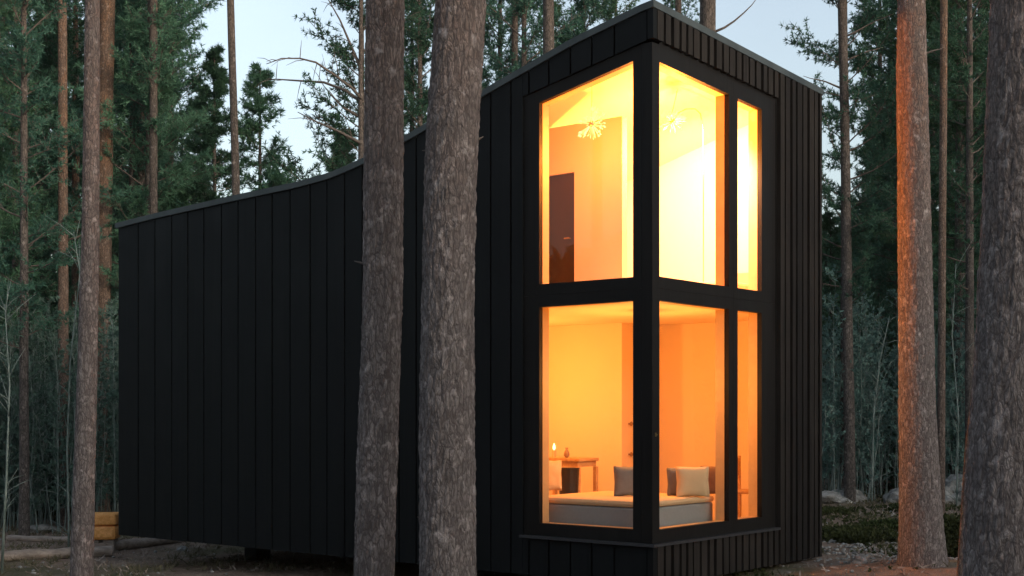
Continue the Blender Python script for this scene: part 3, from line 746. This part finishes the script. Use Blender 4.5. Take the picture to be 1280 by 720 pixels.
px_tree([(115,0,18),(113,300,22),(109,480,25),(102,720,29)],13,20,BARK,'grey front trunk left of the cabin leaning slightly','tree',hi=7,seg=48,nz=240,amp=.007,seed=15,crownkey='pine_b',crown_scale=.75)
px_tree([(134,0,19),(131,200,19),(129,400,18),(127,640,19)],28.5,23,BARKW,'reddish trunk half hidden behind the grey front trunk','tree',seg=24,seed=18,crownkey='pine_b',crown_scale=.85)
px_tree([(78,0,11),(79,300,12),(80,600,14)],27,23,BARKW,'slim reddish trunk left of the leaning grey trunk','tree',seg=16,seed=19,crownkey='pine_b',crown_scale=.8,stubs=((300,.1,.9),))
px_tree([(173,0,9),(178,265,9),(180,620,12)],30,24,BARKG,'slim pale trunk just right of the reddish one, rising over the low roof corner','tree',seg=14,seed=20,crownkey='pine_b',crown_scale=.8)
px_tree([(192,0,10),(192,265,10),(192,620,12)],28,23,BARKG,'second slim trunk over the low roof corner, darker and a little wider','tree',seg=14,seed=21,crownkey='pine_b',crown_scale=.8)
px_tree([(288,0,9),(295,243,10),(300,620,12)],26,18,BARKG,'bare pale trunk standing against the open sky above the low roof','tree',seg=14,seed=22)
px_tree([(643,0,8),(643,80,8),(643,620,12)],30,15,BARKG,'thin trunk rising behind the roof right of the thickest near trunk','tree',seg=12,seed=24)
px_tree([(686,0,14),(686,60,14),(686,620,18)],24,14,BARKG,'grey trunk above the middle of the steep roof','tree',seg=14,seed=25)
px_tree([(848,0,8),(848,30,8),(846,620,10)],30,15,BARKG,'thin trunk just right of the roof peak','tree',seg=12,seed=26)
px_tree([(885,0,20),(885,45,20),(885,620,26)],22,14,BARKG,'stout grey trunk rising behind the roof right of its peak','tree',seg=18,seed=27,stubs=((40,.1,1.0),))
px_tree([(1053,0,11),(1058,300,12),(1062,615,14)],26.5,15,BARKG,'slim straight grey trunk right of the cabin','tree',seg=16,seed=28,stubs=((45,.2,1.0),(75,.1,.9),(110,PI,.8)))
px_tree([(1180,0,9),(1178,300,9),(1176,600,10)],23,22,BARKW,'slim reddish trunk between the glowing trunk and the thick right trunk','tree',seg=16,seed=29,crownkey='pine_b',crown_scale=.75)
px_tree([(1231,380,3),(1209,560,6),(1200,720,8)],13.0,4.2,BARKW,'thin leaning stem lit orange in front of the thick right trunk','sapling',seg=12,nz=40,seed=31,name='sapling')

# two long arching dead limbs of the thin pine left of the near trunks
def limb(pl,r0,Y0,label):
    pts=[at(x,y,Y0+dy) for x,y,dy in pl]; 
    return pts
dead=thing('pine_tree','thin pale dead pine with two long arching bare limbs left of the near trunks','tree',(at(452,0,25).x,25,gz(at(452,0,25).x,25)))
o=dead.location.copy()
mb=MB(); mb.tube([V((0,0,-.2)),V((0.02,0,4)),V((-.02,0,8)),V((0,0,12)),V((0,0,14))],[.06,.055,.045,.03,.01],10); mb.build('trunk',BARKG,dead,smooth=True)
for pl in ([(453,125,0),(440,110,-.2),(420,95,-.3),(395,78,-.5),(375,73,-.6),(352,73,-.7),(333,80,-.8)],[(453,128,0),(432,113,.2),(405,103,.4),(375,101,.5),(345,99,.6),(333,100,.7)],[(453,148,0),(430,135,.2),(415,120,.3),(405,108,.4)],[(453,180,0),(425,165,-.3),(395,152,-.4),(372,140,-.5)],[(453,90,0),(440,60,.1),(425,25,.2),(405,-10,.3)]):
    pts=[at(x,y,25+dy)-o for x,y,dy in pl]; mb=MB(); n=len(pts); mb.tube(pts,[.034*(1-.8*i/(n-1)) for i in range(n)],6)
    rn=random.Random(len(pl)*3+int(pl[0][1]))
    for i in range(1,n):
        for q in range(2):
            p=pts[i-1].lerp(pts[i],rn.random()); d=V((rn.uniform(-1,.2),rn.uniform(-.5,.5),rn.uniform(-.6,.8))).normalized()*rn.uniform(.2,.6); mb.tube([p,p+d*.5+V((0,0,.03)),p+d],[.008,.006,.002],4)
    mb.build('branch',TWIG,dead,smooth=True)

# ------------------------------------------------------------------ thicket of pale thin stems
def thicket(name,label,x0,x1,Y0,Y1,n,seed,hmax):
    rn=random.Random(seed); rng=np.random.default_rng(seed); mb=MB(); P=[];D=[]
    for i in range(n):
        Y=rn.uniform(Y0,Y1); px=rn.uniform(x0,x1); x=(px-640)/F*Y; h=hmax*rn.uniform(.45,1.1)
        p=V((x,Y,gz(x,Y)-.05)); pts=[p]; d=V((rn.uniform(-.10,.10),rn.uniform(-.1,.1),1)).normalized(); r=rn.uniform(.008,.018)
        for j in range(6):
            d=(d+V((rn.uniform(-.09,.09),rn.uniform(-.09,.09),.05))).normalized(); pts.append(pts[-1]+d*h/6)
        mb.tube(pts,[r*(1-.8*j/6) for j in range(7)],5,cap=False)
        for j in range(int(h*7)):
            u=rn.uniform(.15,1)*5.99; k=int(u); q=pts[k].lerp(pts[k+1],u-k); dd=V((rn.uniform(-1,1),rn.uniform(-1,1),rn.uniform(.4,1.3))).normalized(); L=rn.uniform(.12,.45)
            e=q+dd*L; mb.tube([q,q.lerp(e,.5)+V((rn.uniform(-.03,.03),0,-.02)),e],[.005,.004,.0015],3,cap=False)
            for w in range(6): P.append(tuple(q.lerp(e,rn.uniform(.3,1)))); D.append(tuple(dd))
    o=mb.build(name,PALE,None,smooth=True); tag(o,label,'thicket',None,'stuff')
    vv,ff=tufts(np.array(P),np.array(D),2,.09,.035,rng); me=np_mesh('leaves',vv,ff,THLEAF)
    l=link('leaves',me,o); return o
thicket('thicket','pale thicket of thin bare stems on the left forest edge',-60,165,25.5,30,240,4,4.4)
thicket('thicket','pale thicket of thin bare stems right of the cabin',1015,1290,26.5,31,200,6,4.2)
for i,(pl,Y,lb) in enumerate((([(6,380),(12,480),(8,600),(2,720)],19,'thin bare sapling at the far left edge'),([(36,440),(42,520),(38,640)],26,'thin pale sapling left of the slim reddish trunk'),([(92,290),(100,340),(88,450),(84,560),(86,655)],22,'crooked bare sapling beside the leaning grey trunk'),
      ([(1112,395),(1100,450),(1092,520),(1090,618)],26,'thin pale sapling left of the glowing trunk'),([(1195,330),(1190,420),(1198,520),(1196,625)],25,'thin pale sapling right of the glowing trunk'))):
    pts=[at(x,y,Y) for x,y in pl][::-1]; b=pts[0].copy(); g0=gz(b.x,Y); rt=thing('sapling',lb,'sapling',(b.x,Y,g0-.03))
    pp=[V((0,0,0))]+[p-rt.location for p in pts if p.z>g0+.05]; n=len(pp); mb=MB(); mb.tube(pp,[.022*(1-.75*j/(n-1)) for j in range(n)],8); rn=random.Random(i+50)
    for j in range(26):
        u=rn.uniform(.6,n-1.01); k_=int(u); q=pp[k_].lerp(pp[k_+1],u-k_); d=V((rn.uniform(-1,1),rn.uniform(-.6,.6),rn.uniform(.2,1.2))).normalized(); L=rn.uniform(.2,.7); mb.tube([q,q+d*L*.5,q+d*L+V((0,0,-.04))],[.008,.005,.002],4)
    mb.build('trunk',PALE,rt,smooth=True)

# ------------------------------------------------------------------ things on the ground
def rock(px,py,Y,sx,sy,sz,label,seed,name='rock',group=None):
    import bmesh
    bm=bmesh.new(); bmesh.ops.create_icosphere(bm,subdivisions=4,radius=1)
    for v in bm.verts:
        d=v.co.copy(); r=1+.35*mn.noise(d*1.1+V((seed,0,0)))+.16*mn.noise(d*2.7+V((seed,3,0)))+.06*mn.noise(d*7)
        v.co=V((d.x*sx*r,d.y*sy*r,d.z*sz*r))
    me=bpy.data.meshes.new('rock'); bm.to_mesh(me); bm.free(); me.materials.append(ROCKM)
    x=(px-640)/F*Y; o=link(name,me,None,(x,Y,gz(x,Y)+sz*.35)); o.rotation_euler=(0,0,seed*1.3); tag(o,label,'rock',group)
rock(1060,622,27.0,.55,.35,.22,'pale rock at the foot of the slim grey trunk right of the cabin',1)
rock(1034,624,26.5,.45,.3,.18,'pale rock right behind the cabin corner',2)
rock(1198,618,26,.75,.5,.42,'large pale boulder between the glowing and the thick right trunk',3)
rock(1122,620,26,.28,.2,.22,'small pale rock peeking left of the glowing trunk',4)
rock(1075,712,15.9,.09,.07,.08,'fist sized blue grey stone in front of the cabin end',5)
rock(441,716,19.0,.10,.1,.09,'small pale stone at the foot of the left near trunk',6)
rock(228,688,22.0,.10,.1,.06,'small dark stone under the edge of the long wall',7)
rock(50,662,26,.35,.25,.10,'low stone left of the leaning grey trunk',8)
# logs
def log(p0,p1,r,label,seed):
    a=V(p0); b=V(p1); c=(a+b)/2; mb=MB(); n=24; rn=random.Random(seed); pts=[];rd=[]
    for i in range(n+1):
        f=i/n; p=a.lerp(b,f)-c; p+=V((0,.03*mn.noise(V((f*5,seed,0))),.02*mn.noise(V((f*6,seed,4))))); pts.append(p); rd.append(r*(1+.12*mn.noise(V((f*8,seed,9)))))
    mb.tube(pts,rd,16); o=mb.build('log',LOGM,None,smooth=False,loc=c); tag(o,label,'log')
def gpt(px,Y,dz): x=(px-640)/F*Y; return (x,Y,gz(x,Y)+dz)
log(gpt(-40,20.6,.09),gpt(140,21.4,.09),.085,'long weathered log lying left of the leaning trunk',1)
log(gpt(108,21.8,.08),gpt(268,24.0,.08),.085,'weathered log lying under the low end of the cabin',2)
log(gpt(10,24.2,.05),gpt(120,23.6,.05),.06,'thinner weathered log lying behind the long one',3)
# timber bench behind the cabin end
bx=(136-640)/F*22.2; be=thing('timber_bench','timber bench coloured lamplit gold, of two stacked beams beside the low end of the cabin','bench',(bx,22.2,gz(bx,22.2)),.05)
g0=be.location.z; zt=CAMZ-(641-HY)/F*22.2-g0; zb=CAMZ-(674-HY)/F*22.2-g0; zm=(zt+zb)/2+.02
mb=MB(); mb.box((-.35,-.22,zm+.006),(.17,.22,zt)); mb.build('upper_beam',TIMBER,be,bevel=.035)
mb=MB(); mb.box((-.35,-.2,zb),(.165,.2,zm)); mb.build('lower_beam',TIMBER,be,bevel=.06)
for a in (-.22,.03):
    mb=MB(); mb.box((a-.09,-.14,-.15),(a+.09,.14,zb-.003)); mb.build('leg',LOGM,be,bevel=.01)
# shrubs
def shrub(px,Y,w,h,label,seed,mat=SHRUBM,n=900):
    rng=np.random.default_rng(seed); x=(px-640)/F*Y
    th=rng.uniform(0,6.28,n); rr=np.sqrt(rng.random(n)); lob=1+.25*np.sin(th*3+seed)+.15*np.sin(th*5)
    zz=rng.random(n)**.7*h*np.sqrt(np.clip(1-rr**2*.8,0,1))
    P=np.stack([np.cos(th)*rr*w*lob,np.sin(th)*rr*w*.7*lob,zz],1); D=np.stack([P[:,0]*.5,P[:,1]*.5,np.ones(n)*.8],1)
    vv,ff=tufts(P,D,4,.07,.035,rng); rt=thing('shrub',label,'shrub',(x,Y,gz(x,Y)-.02))
    link('leaves',np_mesh('leaves',vv,ff,mat),rt)
    mb=MB(); rn=random.Random(seed)
    for i in range(22):
        a=rn.random()*6.28; r=w*rn.uniform(.2,.8); mb.tube([(0,0,0),(math.cos(a)*r*.5,math.sin(a)*r*.35,h*.5),(math.cos(a)*r,math.sin(a)*r*.7,h*rn.uniform(.6,.9))],[.008,.005,.002],4)
    mb.build('stems',TWIG,rt)
SH=((1062,19.6,.75,.17,'low dark green shrub just right of the cabin corner'),(1095,18.9,.45,.14,'mossy shrub left of the glowing trunk'),(1112,20.4,.35,.16,'small shrub touching the left side of the glowing trunk'),(1197,19.0,.5,.36,'green shrub between the glowing and the thick right trunk'),(1200,16.5,.35,.28,'small green shrub in front of the thin leaning stem'),(1036,23.6,.4,.12,'shrub in front of the pale rock behind the cabin corner'),(1145,24,.5,.14,'shrub behind the glowing trunk'),(60,29.5,.9,.28,'dark low shrub at the foot of the left thicket'))
for i,(px,Y,w,h,lb) in enumerate(SH): shrub(px,Y,w,h,lb,i+3)
# grass, debris
def scatter(name,label,mat,n,seed,ln,wd,k,up,xr=(-9,9),yr=(15,31)):
    rng=np.random.default_rng(seed); X=rng.uniform(*xr,n*2); Y=rng.uniform(*yr,n*2)
    keep=np.array([mn.noise(V((x*.6+seed,y*.6,seed)))>-.05 for x,y in zip(X,Y)]); X=X[keep][:n];Y=Y[keep][:n]
    Z=np.array([gz(x,y) for x,y in zip(X,Y)])+.012
    P=np.stack([X,Y,Z],1); D=np.stack([rng.normal(size=len(X))*.5,rng.normal(size=len(X))*.5,np.full(len(X),up)],1); D/=np.linalg.norm(D,axis=1,keepdims=True)
    vv,ff=tufts(P,D,k,ln,wd,rng); o=link(name,np_mesh(name,vv,ff,mat)); tag(o,label,name.replace('_',' '),None,'stuff')
scatter('grass','thin dry grass tufts on the forest floor',GRASSM,5200,2,.13,.011,6,1.1,(-11,11),(15,33))
scatter('forest_litter','twigs and dead needles strewn over the ground',LOGM,15000,5,.10,.016,1,.0,(-11,11),(13,33))
scatter('moss','green moss and small leaves on the forest floor',SHRUBM,6000,9,.05,.03,5,.7,(2.5,12),(15,33))
def pebbles():
    rng=np.random.default_rng(8); rn=random.Random(8); vs=[];fs=[]
    ico=[(0,0,1),(.89,0,.45),(.28,.85,.45),(-.72,.53,.45),(-.72,-.53,.45),(.28,-.85,.45),(.72,.53,-.45),(-.28,.85,-.45),(-.89,0,-.45),(-.28,-.85,-.45),(.72,-.53,-.45),(0,0,-1)]
    fc=[(0,1,2),(0,2,3),(0,3,4),(0,4,5),(0,5,1),(1,6,2),(2,7,3),(3,8,4),(4,9,5),(5,10,1),(6,7,2),(7,8,3),(8,9,4),(9,10,5),(10,6,1),(11,7,6),(11,8,7),(11,9,8),(11,10,9),(11,6,10)]
    for i in range(2600):
        if i%3: x=rn.gauss(5.3,1.3); y=rn.gauss(18,1.2)
        else: x=rn.uniform(-10,9); y=rn.uniform(18,30)
        r=rn.uniform(.010,.038)*(1.3 if rn.random()<.1 else 1); z=gz(x,y)+r*.2; o=len(vs); a=rn.random()*6
        for p in ico:
            jx=1+rn.uniform(-.25,.25); vs.append((x+(p[0]*math.cos(a)-p[1]*math.sin(a)*.7)*r*jx,y+(p[0]*math.sin(a)+p[1]*math.cos(a)*.7)*r*jx,z+p[2]*r*.6*jx))
        fs+= [tuple(q+o for q in f) for f in fc]
    o=link('pebbles',np_mesh('pebbles',vs,fs,ROCKM)); tag(o,'pale pebbles and stone chips strewn beside the cabin','pebbles',None,'stuff')
pebbles()

# ------------------------------------------------------------------ evening haze between the trees
hz=bpy.data.materials.new('evening_air'); hz.use_nodes=True; hn=hz.node_tree.nodes; hn.clear()
ho=hn.new('ShaderNodeOutputMaterial'); hv=hn.new('ShaderNodeVolumePrincipled'); hv.inputs['Color'].default_value=(.80,.92,.95,1); hv.inputs['Density'].default_value=.00025; hv.inputs['Anisotropy'].default_value=.2
hz.node_tree.links.new(hv.outputs[0],ho.inputs['Volume'])
mb=MB(); mb.box((-105,-100,-3),(105,105,26)); tag(mb.build('haze',hz),'thin bluish evening haze between the trees','haze',None,'stuff')
# ------------------------------------------------------------------ sky, light, camera
w=bpy.data.worlds.new('World'); SC.world=w; w.use_nodes=True; nt=w.node_tree; bg=nt.nodes['Background']
sky=nt.nodes.new('ShaderNodeTexSky'); sky.sky_type='NISHITA'; sky.sun_disc=False; sky.sun_elevation=R(8); sky.sun_rotation=R(135); sky.air_density=1; sky.dust_density=3; sky.ozone_density=1.5
hs=nt.nodes.new('ShaderNodeHueSaturation'); hs.inputs['Saturation'].default_value=.6
nt.links.new(sky.outputs[0],hs.inputs['Color'])
# thin procedural cloud veil
tc=nt.nodes.new('ShaderNodeTexCoord'); nz=nt.nodes.new('ShaderNodeTexNoise'); nz.inputs['Scale'].default_value=2.2; nz.inputs['Detail'].default_value=5; nt.links.new(tc.outputs['Generated'],nz.inputs['Vector'])
rp=nt.nodes.new('ShaderNodeValToRGB'); rp.color_ramp.elements[0].position=.3; rp.color_ramp.elements[0].color=(.9,.9,.9,1); rp.color_ramp.elements[1].position=.7; rp.color_ramp.elements[1].color=(1.12,1.12,1.12,1); nt.links.new(nz.outputs['Fac'],rp.inputs[0])
mx=nt.nodes.new('ShaderNodeMix'); mx.data_type='RGBA'; mx.blend_type='MULTIPLY'; mx.inputs[0].default_value=1; nt.links.new(hs.outputs[0],mx.inputs[6]); nt.links.new(rp.outputs[0],mx.inputs[7])
nt.links.new(mx.outputs[2],bg.inputs[0]); bg.inputs[1].default_value=.118
sl=bpy.data.lights.new('sun','SUN'); sl.energy=.25; sl.angle=R(25); sl.color=(1,.93,.85); so=bpy.data.objects.new('sun',sl); C.objects.link(so)
# direction matching sky rotation
el,az=R(8),R(135); dv=V((math.sin(az)*math.cos(el),math.cos(az)*math.cos(el),math.sin(el))); so.rotation_euler=dv.to_track_quat('Z','Y').to_euler()
cd=bpy.data.cameras.new('camera'); cam=bpy.data.objects.new('camera',cd); C.objects.link(cam); cam.location=(0,0,CAMZ); cam.rotation_euler=(R(90),0,0)
cd.sensor_width=36; cd.lens=36*F/1280; cd.shift_y=(HY-360)/1280; cd.clip_end=2000; cd.clip_start=.1; SC.camera=cam
vs=SC.view_settings; vs.view_transform='Standard'; vs.look='None'; vs.gamma=1; vs.exposure=EXPO; vs.use_curve_mapping=False
